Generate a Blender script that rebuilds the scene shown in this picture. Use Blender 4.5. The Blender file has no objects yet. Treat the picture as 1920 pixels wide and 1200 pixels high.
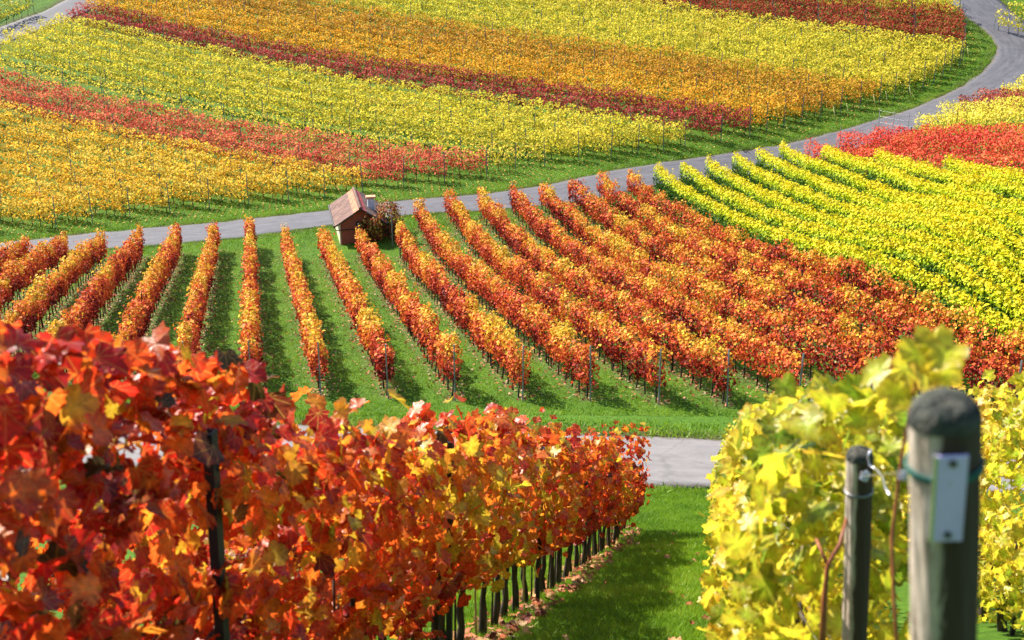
import bpy, math, random
import numpy as np
from mathutils import Vector
random.seed(4); RNG=np.random.default_rng(11)
S=bpy.context.scene; C=S.collection
F=2300.0; TH=math.radians(20); ST,CT=math.sin(TH),math.cos(TH)
# ------------------------------------------------------------------ camera geometry (photo pixels, depth) -> world
def unp(px,py,Z):
    xc=(px-960)/F*Z; dn=(py-600)/F*Z
    return np.array([xc, Z*CT-dn*ST, -Z*ST-dn*CT])
def proj(p):
    x,y,z=p; Z=y*CT-z*ST; dn=-(y*ST+z*CT)
    return (960+x/Z*F, 600+dn/Z*F)
# ------------------------------------------------------------------ terrain
ctrl=[]
def pl(x,y): ctrl.append((x,y,24589/(y-157)))
for x in (-300,100,600,1000,1400,1900):
    for y in (950,905,825,745): pl(x,y)
for x in (-500,-100,300,600): 
    for y in (640,550): pl(x,y)
for x in (900,1200): pl(x,600)
ctrl+=[(2035,790,38.6),(1860,700,44.5),(1540,554,57),(1180,373,84.3),(960,400,82),(780,427,79),(745,485,73),(465,464,77.8),(190,487,77),(-150,500,76),
 (1200,335,88),(1293,302,92),(1400,270,95),(1547,252,97),(1713,203,101),(1860,117,107),(1870,90,110),(1833,47,115),(1777,0,121),
 (1917,63,113),(1917,138,104),(2200,100,108),(560,437,80),(560,400,85.5),(300,467,79),(300,430,84),(0,492,76.5),(0,455,84),(740,377,87),(960,352,88.5),
 (600,385,88),(0,430,87),(-300,440,88),(-300,300,100),(0,300,100),(0,150,115),(0,0,135),(-300,0,137),(300,200,109),(300,0,134),
 (900,340,91),(900,250,100),(900,120,115),(900,0,132),(1700,120,109),(1500,150,108),(1500,0,127),(1200,0,130),(1200,160,108),
 (1920,365,63),(1460,320,91),(2300,380,55),(1690,430,66),(1920,490,52),(1920,230,83),(1700,260,92),
 (0,-200,165),(900,-200,165),(1800,-200,158),(2400,-200,150),(-600,-200,168)]
K=np.array([unp(*c) for c in ctrl])
def tphi(r2): return 0.5*r2*np.log(r2+1e-9)
n=len(K); sc=50.0; kx=K[:,:2]/sc
A=np.zeros((n+3,n+3)); d2=((kx[:,None]-kx[None])**2).sum(-1)
A[:n,:n]=tphi(d2)+np.eye(n)*0.004; A[:n,n]=1; A[:n,n+1:]=kx; A[n,:n]=1; A[n+1:,:n]=kx.T
W=np.linalg.solve(A,np.concatenate([K[:,2],[0,0,0]]))
def rest(x,y):
    q=np.stack([x,y],-1)/sc; out=np.full(x.shape,W[n])+q[...,0]*W[n+1]+q[...,1]*W[n+2]
    for i in range(n): out=out+W[i]*tphi((q[...,0]-kx[i,0])**2+(q[...,1]-kx[i,1])**2)
    return out
# near slope plane: spanned by the row direction and a slightly rising cross direction
p0=unp(960,600,0)+np.array([0,-1.69*ST,-1.69*CT])
e1=unp(1378,862,1.0); e2=np.array([1,0.04*ST,0.04*CT]); nn=np.cross(e2,e1)
def near(x,y): return p0[2]-(nn[0]*(x-p0[0])+nn[1]*(y-p0[1]))/nn[2]
def vn(x,y,seed=0):
    xi=np.floor(x).astype(np.int64); yi=np.floor(y).astype(np.int64); fx=x-xi; fy=y-yi
    fx=fx*fx*(3-2*fx); fy=fy*fy*(3-2*fy)
    def h(a,b):
        v=(a*374761393+b*668265263+seed*1442695041)&0xffffffff
        v=((v^(v>>13))*1274126177)&0xffffffff
        return ((v^(v>>16))&0xffff)/65535.0
    return (h(xi,yi)*(1-fx)+h(xi+1,yi)*fx)*(1-fy)+(h(xi,yi+1)*(1-fx)+h(xi+1,yi+1)*fx)*fy
def fbm(x,y,seed=0): return 0.55*vn(x,y,seed)+0.3*vn(x*2.1,y*2.1,seed+1)+0.15*vn(x*4.3,y*4.3,seed+2)
ax=np.concatenate([np.linspace(-520,-90,30)[:-1],np.arange(-90,90.01,.5),np.linspace(90,520,30)[1:]])
ay=np.concatenate([np.linspace(-120,-6,14)[:-1],np.arange(-6,172.01,.5),np.linspace(172,640,30)[1:]])
GX,GY=np.meshgrid(ax,ay,indexing='ij')
R0=rest(np.clip(GX,-110,110),np.clip(GY,20,185))+ (np.clip(GY,185,400)-185)*.22
N0=near(np.clip(GX,-40,40),np.clip(GY,-20,60))
kk=.55; m=np.maximum(R0,N0); HZ=m+kk*np.log(np.exp((R0-m)/kk)+np.exp((N0-m)/kk))
HZ=HZ+(fbm(GX*.35,GY*.35,5)-.5)*.16*np.clip((GY-2)/10,0,1)
def H(x,y):
    x=np.asarray(x,float); y=np.asarray(y,float)
    i=np.clip(np.searchsorted(ax,x)-1,0,len(ax)-2); j=np.clip(np.searchsorted(ay,y)-1,0,len(ay)-2)
    u=(x-ax[i])/(ax[i+1]-ax[i]); v=(y-ay[j])/(ay[j+1]-ay[j])
    return (HZ[i,j]*(1-u)+HZ[i+1,j]*u)*(1-v)+(HZ[i,j+1]*(1-u)+HZ[i+1,j+1]*u)*v
TT=np.geomspace(1.5,330,6000)
def at(px,py,h=0.0,tmin=1.5):
    T=TT[TT>tmin]; d=unp(px,py,1.0); P=T[:,None]*d
    g=P[:,2]-H(P[:,0],P[:,1])-h; w=np.nonzero(g<0)[0]
    i=w[0] if len(w) else len(T)-1
    if i==0: return P[0]
    a=g[i-1]/(g[i-1]-g[i]); return P[i-1]*(1-a)+P[i]*a
# ------------------------------------------------------------------ object helpers
def link(o,parent=None):
    C.objects.link(o)
    if parent is not None: o.parent=parent
    return o
def thing(name,label,cat,loc,group=None):
    o=bpy.data.objects.new(name,None); o.location=loc; o.empty_display_size=.2; o['label']=label; o['category']=cat
    if group: o['group']=group
    return link(o)
def meshobj(name,V,Fc,mat,parent=None,col=None,smooth=False,origin=None):
    """V (n,3) world coordinates, Fc list/array of faces; local to parent's location"""
    V=np.asarray(V,float)
    off=np.zeros(3); q=parent
    while q is not None: off+=np.array(q.location); q=q.parent
    if origin is not None: off=np.array(origin,float)
    me=bpy.data.meshes.new(name); V=V-off
    if isinstance(Fc,np.ndarray):
        k=Fc.shape[1]; me.vertices.add(len(V)); me.vertices.foreach_set('co',V.astype(np.float32).ravel())
        me.loops.add(Fc.size); me.loops.foreach_set('vertex_index',Fc.astype(np.int32).ravel())
        me.polygons.add(len(Fc)); me.polygons.foreach_set('loop_start',np.arange(0,Fc.size,k,dtype=np.int32))
        me.update(calc_edges=True)
    else:
        me.from_pydata(V.tolist(),[],Fc)
    if smooth: me.polygons.foreach_set('use_smooth',np.ones(len(me.polygons),bool))
    if col is not None:
        a=me.color_attributes.new('Col','FLOAT_COLOR','POINT')
        cc=np.ones((len(V),4),np.float32); cc[:,:3]=col; a.data.foreach_set('color',cc.ravel())
    if col is not None and LUV[0] is not None and len(LUV[0])==len(V):
        a=me.color_attributes.new('Lf','FLOAT_COLOR','POINT'); cc=np.ones((len(V),4),np.float32); cc[:,:3]=LUV[0]; a.data.foreach_set('color',cc.ravel())
    LUV[0]=None
    me.materials.append(mat); o=bpy.data.objects.new(name,me)
    if parent is None: o.location=off
    return link(o,parent)
def tag(o,label=None,cat=None,group=None,kind=None):
    for k,v in (('label',label),('category',cat),('group',group),('kind',kind)):
        if v: o[k]=v
    return o
def tube(pts,rad,n=8,cap=True):
    pts=[np.array(p,float) for p in pts]; V=[];Fs=[]
    if not hasattr(rad,'__len__'): rad=[rad]*len(pts)
    for i,p in enumerate(pts):
        d=pts[min(i+1,len(pts)-1)]-pts[max(i-1,0)]; d/=np.linalg.norm(d)+1e-9
        a=np.cross(d,[0,1,0] if abs(d[1])<.9 else [1,0,0]); a/=np.linalg.norm(a); b=np.cross(d,a)
        for k in range(n):
            t=2*math.pi*k/n; V.append(p+rad[i]*(a*math.cos(t)+b*math.sin(t)))
    for i in range(len(pts)-1):
        for k in range(n):
            k2=(k+1)%n; Fs.append([i*n+k,i*n+k2,(i+1)*n+k2,(i+1)*n+k])
    if cap: Fs.append(list(range(n))[::-1]); Fs.append([(len(pts)-1)*n+k for k in range(n)])
    return V,Fs
def merge(parts):
    V=[];Fs=[]
    for v,f in parts:
        b=len(V); V+=list(v); Fs+=[[i+b for i in q] for q in f]
    return V,Fs
def box(c,ex,ey,ez):
    c=np.array(c,float);ex=np.array(ex,float);ey=np.array(ey,float);ez=np.array(ez,float)
    V=[c+a*ex+b*ey+g*ez for g in(-1,1) for b in(-1,1) for a in(-1,1)]
    return V,[[0,2,3,1],[4,5,7,6],[0,1,5,4],[2,6,7,3],[0,4,6,2],[1,3,7,5]]
LUV=[None]
# ------------------------------------------------------------------ materials
def mat(name):
    m=bpy.data.materials.new(name); m.use_nodes=True; nt=m.node_tree; nt.nodes.clear()
    o=nt.nodes.new('ShaderNodeOutputMaterial'); return m,nt,o
def N(nt,t,**kw):
    x=nt.nodes.new(t)
    for k,v in kw.items():
        if k in x.inputs.keys(): x.inputs[k].default_value=v
        else: setattr(x,k,v)
    return x
def noise_mat(name,cols,scale,rough=.8,detail=6,bump=0.0,stretch=(1,1,1),metal=0,lo=.3,hi=.7,bscale=None,spec=.3):
    m,nt,o=mat(name); tc=N(nt,'ShaderNodeTexCoord'); mp=N(nt,'ShaderNodeMapping'); mp.inputs['Scale'].default_value=stretch
    nz=N(nt,'ShaderNodeTexNoise',Scale=scale,Detail=detail,Roughness=.65); r=N(nt,'ShaderNodeValToRGB')
    nt.links.new(tc.outputs['Object'],mp.inputs[0]); nt.links.new(mp.outputs[0],nz.inputs['Vector']); nt.links.new(nz.outputs['Fac'],r.inputs[0])
    e=r.color_ramp.elements
    for i,c in enumerate(cols):
        p=lo+(hi-lo)*i/max(1,len(cols)-1)
        el=e[i] if i<2 else e.new(p); 
        el.position=p; el.color=(*c,1)
    b=N(nt,'ShaderNodeBsdfPrincipled',Roughness=rough,Metallic=metal); b.inputs['Specular IOR Level'].default_value=spec
    nt.links.new(r.outputs[0],b.inputs['Base Color']); nt.links.new(b.outputs[0],o.inputs[0])
    if bump:
        n2=N(nt,'ShaderNodeTexNoise',Scale=bscale or scale*3,Detail=5); nt.links.new(mp.outputs[0],n2.inputs['Vector'])
        bp=N(nt,'ShaderNodeBump',Strength=bump,Distance=.02); nt.links.new(n2.outputs['Fac'],bp.inputs['Height']); nt.links.new(bp.outputs[0],b.inputs['Normal'])
    return m
def leaf_mat(name,trans=.4,rough=.45,spec=.35,veins=False):
    m,nt,o=mat(name); a=N(nt,'ShaderNodeAttribute'); a.attribute_name='Col'; src=a.outputs['Color']
    b=N(nt,'ShaderNodeBsdfPrincipled',Roughness=rough); b.inputs['Specular IOR Level'].default_value=spec
    if veins:
        tc=N(nt,'ShaderNodeTexCoord'); nz=N(nt,'ShaderNodeTexNoise',Scale=38.0,Detail=5); nt.links.new(tc.outputs['Object'],nz.inputs['Vector'])
        mr=N(nt,'ShaderNodeMapRange'); mr.inputs[1].default_value=.3; mr.inputs[2].default_value=.72; mr.inputs[3].default_value=.62; mr.inputs[4].default_value=1.25
        nt.links.new(nz.outputs['Fac'],mr.inputs[0]); mx=N(nt,'ShaderNodeVectorMath',operation='SCALE'); nt.links.new(src,mx.inputs[0]); nt.links.new(mr.outputs[0],mx.inputs['Scale']); src=mx.outputs[0]
        # veins fanning out from the leaf base, and browned blotches
        lf=N(nt,'ShaderNodeAttribute'); lf.attribute_name='Lf'; ss=N(nt,'ShaderNodeSeparateColor'); nt.links.new(lf.outputs['Color'],ss.inputs[0])
        def mth(op,a_,b_=None,c_=None):
            q=N(nt,'ShaderNodeMath',operation=op)
            for i_,z_ in enumerate((a_,b_,c_)):
                if z_ is None: continue
                if isinstance(z_,(int,float)): q.inputs[i_].default_value=z_
                else: nt.links.new(z_,q.inputs[i_])
            return q.outputs[0]
        u_=mth('SUBTRACT',ss.outputs[0],.5); v_=mth('SUBTRACT',ss.outputs[1],.35)
        an=mth('ARCTAN2',u_,v_); rad=mth('SQRT',mth('ADD',mth('MULTIPLY',u_,u_),mth('MULTIPLY',v_,v_)))
        dd_=mth('ABSOLUTE',mth('SUBTRACT',mth('PINGPONG',mth('ADD',an,.62*10),.31),0.0)); dist=mth('MULTIPLY',dd_,rad)
        ve=N(nt,'ShaderNodeMapRange'); ve.inputs[1].default_value=.002; ve.inputs[2].default_value=.011; ve.inputs[3].default_value=.34; ve.inputs[4].default_value=0; nt.links.new(dist,ve.inputs[0])
        m1=N(nt,'ShaderNodeMix',data_type='RGBA'); m1.inputs[7].default_value=(.72,.50,.10,1); nt.links.new(ve.outputs[0],m1.inputs[0]); nt.links.new(src,m1.inputs[6])
        cb=N(nt,'ShaderNodeCombineXYZ'); nt.links.new(ss.outputs[0],cb.inputs[0]); nt.links.new(ss.outputs[1],cb.inputs[1]); nt.links.new(mth('MULTIPLY',ss.outputs[2],40.0),cb.inputs[2])
        nb=N(nt,'ShaderNodeTexNoise',Scale=5.5,Detail=4); nt.links.new(cb.outputs[0],nb.inputs['Vector']); br_=N(nt,'ShaderNodeMapRange'); br_.inputs[1].default_value=.65; br_.inputs[2].default_value=.73; br_.inputs[4].default_value=.6
        nt.links.new(mth('ADD',nb.outputs['Fac'],mth('MULTIPLY',rad,.12)),br_.inputs[0]); m2=N(nt,'ShaderNodeMix',data_type='RGBA'); m2.inputs[7].default_value=(.20,.075,.025,1); nt.links.new(br_.outputs[0],m2.inputs[0]); nt.links.new(m1.outputs[2],m2.inputs[6]); src=m2.outputs[2]
        bp=N(nt,'ShaderNodeBump',Strength=.35,Distance=.01); nt.links.new(nz.outputs['Fac'],bp.inputs['Height']); nt.links.new(bp.outputs[0],b.inputs['Normal'])
    t=N(nt,'ShaderNodeBsdfTranslucent'); mx=N(nt,'ShaderNodeMixShader',Fac=trans)
    nt.links.new(src,b.inputs['Base Color']); nt.links.new(src,t.inputs['Color'])
    nt.links.new(b.outputs[0],mx.inputs[1]); nt.links.new(t.outputs[0],mx.inputs[2]); nt.links.new(mx.outputs[0],o.inputs[0]); return m
M={}
M['leaf']=leaf_mat('vine_leaves',.28,.6,.14); M['leaffar']=leaf_mat('far_vine_leaves',.42,.65,.08); M['leafnear']=leaf_mat('near_vine_leaves',.6,.38,.45,True); M['blade']=leaf_mat('grass_blades',.35,.5,.3)
M['shoot']=noise_mat('young_shoot',[(.18,.07,.02),(.4,.2,.06)],18,.5)
M['litter']=leaf_mat('dry_leaves',.1,.7,.2)
M['bark']=noise_mat('vine_bark',[(.012,.009,.007),(.05,.036,.027),(.10,.075,.055)],14,.9,stretch=(1,1,.2),bump=.6)
M['metal']=noise_mat('galvanised_post',[(.10,.11,.12),(.24,.25,.27),(.36,.36,.36)],6,.55,metal=.3,stretch=(1,1,.3))
M['darkmetal']=noise_mat('dark_steel_post',[(.008,.009,.013),(.025,.027,.035)],9,.6)
M['wire']=noise_mat('trellis_wire',[(.18,.18,.19),(.4,.4,.4)],8,.4,metal=.8)
M['stake']=noise_mat('bamboo_stake',[(.30,.20,.09),(.48,.36,.18)],8,.7,stretch=(1,1,.2))
M['anchor']=noise_mat('pale_anchor',[(.55,.5,.12),(.75,.7,.3)],8,.6)
# ------------------------------------------------------------------ roads (world polylines)
def resample(P,step):
    P=np.array(P,float)[:,:2]; 
    # catmull smoothing
    Q=[]
    for i in range(len(P)-1):
        a=P[max(i-1,0)];b=P[i];c=P[i+1];d=P[min(i+2,len(P)-1)]
        for t in np.linspace(0,1,24,endpoint=False):
            Q.append(.5*((2*b)+(-a+c)*t+(2*a-5*b+4*c-d)*t*t+(-a+3*b-3*c+d)*t**3))
    Q.append(P[-1]); Q=np.array(Q); s=np.concatenate([[0],np.cumsum(np.linalg.norm(np.diff(Q,axis=0),axis=1))])
    t=np.arange(0,s[-1],step); return np.stack([np.interp(t,s,Q[:,0]),np.interp(t,s,Q[:,1])],-1)
def smooth(P,k):
    w=np.ones(k)/k; pad=k//2
    out=[]
    for c in range(2):
        q=np.concatenate([P[0,c]+(P[0,c]-P[1,c])*np.arange(pad,0,-1),P[:,c],P[-1,c]+(P[-1,c]-P[-2,c])*np.arange(1,pad+1)])
        out.append(np.convolve(q,w,'valid'))
    return np.stack(out,-1)
def tangents(P):
    d=np.gradient(P,axis=0); return d/np.linalg.norm(d,axis=1)[:,None]
feU=[(-420,490),(-200,472),(0,455),(200,434),(400,417),(560,400),(740,377),(873,366),(973,355),(1140,321),(1273,299),(1413,280),(1487,267),(1547,252),(1613,233),(1713,203),(1780,173),(1827,148),(1860,117),(1870,90),(1860,67),(1833,47),(1807,30),(1777,0),(1735,-30)]
P=[at(x,y)[:2] for x,y in feU]; P=[P[0]+(P[0]-P[1])*2]+P+[P[-1]+(P[-1]-P[-2])*8]
edgeU=smooth(resample(P,.5),13)
tU=tangents(edgeU); nU=np.stack([tU[:,1],-tU[:,0]],-1)      # right of travel = near side / outer side of the bend
eL=[(-60,105),(20,77),(60,61),(113,43),(150,28),(215,-5),(300,-42)]
P=[at(x,y)[:2] for x,y in eL]; P=[P[0]+(P[0]-P[1])*3]+P+[P[-1]+(P[-1]-P[-2])*8]
edgeL=smooth(resample(P,.5),9); tL=tangents(edgeL); nL=np.stack([-tL[:,1],tL[:,0]],-1)
cA=at(1150,860)[:2]; cB=at(1335,866)[:2]; dR=(cB-cA)/np.linalg.norm(cB-cA); edgeD=np.array([cA+dR*t for t in np.arange(-70,70,.5)]); nD=np.tile(np.array([dR[1],-dR[0]]),(len(edgeD),1)); edgeD=edgeD-nD*2.3
def pdist(x,y,E,nrm,w):
    """signed: distance outside of road strip (negative inside)"""
    out=np.full(x.shape,1e9)
    c=E+nrm*w/2
    for k in range(0,len(c),3):
        out=np.minimum(out,(x-c[k,0])**2+(y-c[k,1])**2)
    return np.sqrt(out)-w/2
WU,WL,WD=4.9,4.6,4.6
msk=(GX>-90)&(GX<90)&(GY>18)&(GY<172)
DR=np.full(GX.shape,50.0)
gx,gy=GX[msk],GY[msk]
DR[msk]=np.minimum(np.minimum(pdist(gx,gy,edgeU,nU,WU),pdist(gx,gy,edgeL,nL,WL)),pdist(gx,gy,edgeD,nD,WD))
def RD(x,y):
    i=np.clip(np.searchsorted(ax,x)-1,0,len(ax)-2); j=np.clip(np.searchsorted(ay,y)-1,0,len(ay)-2)
    u=(x-ax[i])/(ax[i+1]-ax[i]); v=(y-ay[j])/(ay[j+1]-ay[j])
    return (DR[i,j]*(1-u)+DR[i+1,j]*u)*(1-v)+(DR[i,j+1]*(1-u)+DR[i+1,j+1]*u)*v
# ground sheet
nx,ny=GX.shape
idx=np.arange(nx*ny).reshape(nx,ny)
FQ=np.stack([idx[:-1,:-1],idx[1:,:-1],idx[1:,1:],idx[:-1,1:]],-1).reshape(-1,4)
HG=HZ-np.where(DR<.1,.10,0)        # the bed under a road lies a little lower than the road sheet
VV=np.stack([GX,GY,HG],-1).reshape(-1,3)
drt=np.clip(1-np.abs(DR-.25)/.8,0,1)*np.clip(fbm(GX*.5,GY*.5,9)*2.4-.5,0,1)
colr=np.zeros((nx*ny,3)); colr[:,0]=drt.ravel()
m,nt,o=mat('grass_ground'); tc=N(nt,'ShaderNodeTexCoord')
n1=N(nt,'ShaderNodeTexNoise',Scale=.35,Detail=8,Roughness=.7); n2=N(nt,'ShaderNodeTexNoise',Scale=7.0,Detail=8,Roughness=.7); n3=N(nt,'ShaderNodeTexNoise',Scale=26.0,Detail=4)
for q in(n1,n2,n3): nt.links.new(tc.outputs['Object'],q.inputs['Vector'])
r1=N(nt,'ShaderNodeValToRGB'); e=r1.color_ramp.elements; e[0].position=.3; e[0].color=(.026,.065,.006,1); e[1].position=.7; e[1].color=(.11,.21,.012,1); q=e.new(.5); q.color=(.055,.125,.008,1)
r2=N(nt,'ShaderNodeValToRGB'); e=r2.color_ramp.elements; e[0].position=.34; e[0].color=(.05,.036,.02,1); e[1].position=.62; e[1].color=(.10,.07,.04,1)
ad=N(nt,'ShaderNodeMath',operation='MULTIPLY_ADD'); ad.inputs[1].default_value=.6
nt.links.new(n2.outputs['Fac'],ad.inputs[0]); 
mm=N(nt,'ShaderNodeMath',operation='MULTIPLY'); mm.inputs[1].default_value=.4; nt.links.new(n1.outputs['Fac'],mm.inputs[0]); nt.links.new(mm.outputs[0],ad.inputs[2]); nt.links.new(ad.outputs[0],r1.inputs[0])
nt.links.new(n2.outputs['Fac'],r2.inputs[0])
at_=N(nt,'ShaderNodeAttribute'); at_.attribute_name='Col'; sx=N(nt,'ShaderNodeSeparateColor'); nt.links.new(at_.outputs['Color'],sx.inputs[0])
mx=N(nt,'ShaderNodeMix',data_type='RGBA'); nt.links.new(sx.outputs[0],mx.inputs[0]); nt.links.new(r1.outputs[0],mx.inputs[6]); nt.links.new(r2.outputs[0],mx.inputs[7])
b=N(nt,'ShaderNodeBsdfPrincipled',Roughness=.9); b.inputs['Specular IOR Level'].default_value=.15; nt.links.new(mx.outputs[2],b.inputs['Base Color'])
bp=N(nt,'ShaderNodeBump',Strength=.9,Distance=.08); nt.links.new(n2.outputs['Fac'],bp.inputs['Height']); nt.links.new(bp.outputs[0],b.inputs['Normal']); nt.links.new(b.outputs[0],o.inputs[0])
M['ground']=m
for i_ in range(20):
    nxp=[-400,-275,-150,-25,100,225,350,475,602,728,853,980,1107,1235,1363,1495,1630,1765,1900,2035][i_]; txp=[-20,50,120,190,262,332,400,467,533,605,672,748,783,840,900,960,1015,1070,1125,1180][i_]
    typ=[444,442,440,434,426,420,415,408,423,426,420,422,372,355,352,345,340,333,324,320][i_]
    a_=at(nxp,745+max(0,nxp-980)*.04,0,25); b_=at(txp,typ,1.95,40); d_=(b_-a_)[:2]; L_=np.linalg.norm(d_); d_/=L_; rx,ry=VV[:,0]-a_[0],VV[:,1]-a_[1]; t_=rx*d_[0]+ry*d_[1]; q_=np.abs(rx*d_[1]-ry*d_[0])
    colr[:,0]=np.where((t_>-.4)&(t_<L_+.4),np.maximum(colr[:,0],np.clip(1-q_/.45,0,1)*.55),colr[:,0])
tag(meshobj('ground',VV,FQ,m,col=colr,smooth=True),kind='structure')
# road sheets with a worn concrete surface
def road_mat(name,c0,c1,scale=1.2):
    m,nt,o=mat(name); tc=N(nt,'ShaderNodeTexCoord'); a=N(nt,'ShaderNodeAttribute'); a.attribute_name='Col'
    nA=N(nt,'ShaderNodeTexNoise',Scale=scale,Detail=9,Roughness=.7); nt.links.new(tc.outputs['Object'],nA.inputs['Vector'])
    nB=N(nt,'ShaderNodeTexNoise',Scale=60,Detail=3); nt.links.new(tc.outputs['Object'],nB.inputs['Vector'])
    mp=N(nt,'ShaderNodeMapping'); mp.inputs['Scale'].default_value=(.6,2.2,1); nt.links.new(a.outputs['Color'],mp.inputs[0])
    nC=N(nt,'ShaderNodeTexNoise',Scale=6,Detail=6); nt.links.new(mp.outputs[0],nC.inputs['Vector'])
    s1=N(nt,'ShaderNodeMath',operation='ADD'); nt.links.new(nA.outputs['Fac'],s1.inputs[0]); nt.links.new(nC.outputs['Fac'],s1.inputs[1])
    s2=N(nt,'ShaderNodeMath',operation='MULTIPLY_ADD'); s2.inputs[1].default_value=.25; nt.links.new(nB.outputs['Fac'],s2.inputs[0]); nt.links.new(s1.outputs[0],s2.inputs[2])
    r=N(nt,'ShaderNodeValToRGB'); e=r.color_ramp.elements; e[0].position=.0; e[0].color=(*c0,1); e[1].position=1; e[1].color=(*c1,1)
    mr=N(nt,'ShaderNodeMapRange'); mr.inputs[1].default_value=.8; mr.inputs[2].default_value=1.5; nt.links.new(s2.outputs[0],mr.inputs[0]); nt.links.new(mr.outputs[0],r.inputs[0])
    # soil and leaf crumbs creeping in from both edges, and dark sealed cracks
    sp=N(nt,'ShaderNodeSeparateColor'); nt.links.new(a.outputs['Color'],sp.inputs[0]); m1=N(nt,'ShaderNodeMath',operation='SUBTRACT'); m1.inputs[1].default_value=.5; nt.links.new(sp.outputs[1],m1.inputs[0])
    m2=N(nt,'ShaderNodeMath',operation='ABSOLUTE'); nt.links.new(m1.outputs[0],m2.inputs[0]); m3=N(nt,'ShaderNodeMath',operation='MULTIPLY_ADD'); m3.inputs[1].default_value=.28; nt.links.new(nA.outputs['Fac'],m3.inputs[0]); nt.links.new(m2.outputs[0],m3.inputs[2])
    m4=N(nt,'ShaderNodeMapRange'); m4.inputs[1].default_value=.585; m4.inputs[2].default_value=.66; m4.inputs[4].default_value=.85; nt.links.new(m3.outputs[0],m4.inputs[0])
    dm_=N(nt,'ShaderNodeMix',data_type='RGBA'); dm_.inputs[7].default_value=(.075,.05,.03,1); nt.links.new(m4.outputs[0],dm_.inputs[0]); nt.links.new(r.outputs[0],dm_.inputs[6])
    vo=N(nt,'ShaderNodeTexVoronoi',Scale=.55); vo.feature='DISTANCE_TO_EDGE'; wn=N(nt,'ShaderNodeMix',data_type='RGBA'); wn.inputs[0].default_value=.25; nt.links.new(tc.outputs['Object'],wn.inputs[6]); nt.links.new(nA.outputs['Color'],wn.inputs[7]); nt.links.new(wn.outputs[2],vo.inputs['Vector'])
    m5=N(nt,'ShaderNodeMapRange'); m5.inputs[1].default_value=.004; m5.inputs[2].default_value=.016; m5.inputs[3].default_value=.22; m5.inputs[4].default_value=0; nt.links.new(vo.outputs['Distance'],m5.inputs[0])
    ck=N(nt,'ShaderNodeMix',data_type='RGBA'); ck.inputs[7].default_value=(.03,.028,.025,1); nt.links.new(m5.outputs[0],ck.inputs[0]); nt.links.new(dm_.outputs[2],ck.inputs[6])
    b=N(nt,'ShaderNodeBsdfPrincipled',Roughness=.8); b.inputs['Specular IOR Level'].default_value=.3; nt.links.new(ck.outputs[2],b.inputs['Base Color'])
    bp=N(nt,'ShaderNodeBump',Strength=.3,Distance=.01); nt.links.new(nB.outputs['Fac'],bp.inputs['Height']); nt.links.new(bp.outputs[0],b.inputs['Normal']); nt.links.new(b.outputs[0],o.inputs[0]); return m
def road(name,E,nrm,w,m):
    ks=np.linspace(0,w,11); V=[];col=[]
    L=len(E)
    jit0=(fbm(np.arange(L)*.35,np.zeros(L),3)-.5)*.5; jit1=(fbm(np.arange(L)*.35,np.zeros(L)+7,4)-.5)*.5
    for j,k in enumerate(ks):
        off=k+(jit0*1.3 if j==0 else 0)+(jit1 if j==len(ks)-1 else 0)
        p=E+nrm*np.reshape(np.broadcast_to(off,(L,)),(L,1)); z=H(p[:,0],p[:,1])+.03-.05*abs((k/w)*2-1)**3
        V.append(np.column_stack([p,z])); col.append(np.column_stack([np.arange(L)*.05,np.full(L,k/w),np.zeros(L)]))
    for s in (0,-1):
        p=V[s].copy(); p[:,:2]+= (-nrm if s==0 else nrm)*.06; p[:,2]-=.25; V.insert(0 if s==0 else len(V),p); col.insert(0 if s==0 else len(col),col[s])
    nj=len(V); V=np.stack(V,1).reshape(-1,3); col=np.stack(col,1).reshape(-1,3)
    idx=np.arange(L*nj).reshape(L,nj); Fq=np.stack([idx[:-1,:-1],idx[:-1,1:],idx[1:,1:],idx[1:,:-1]],-1).reshape(-1,4)
    return tag(meshobj(name,V,Fq,m,col=col,smooth=True),kind='structure')
M['roadU']=road_mat('worn_concrete',(.055,.053,.062),(.115,.111,.122)); M['roadD']=road_mat('pale_concrete',(.13,.12,.117),(.20,.183,.178),2.5)
road('road',edgeU,nU,WU,M['roadU']); road('road',edgeL,nL,WL,M['roadU']); road('road',edgeD,nD,WD,M['roadD'])
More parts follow.
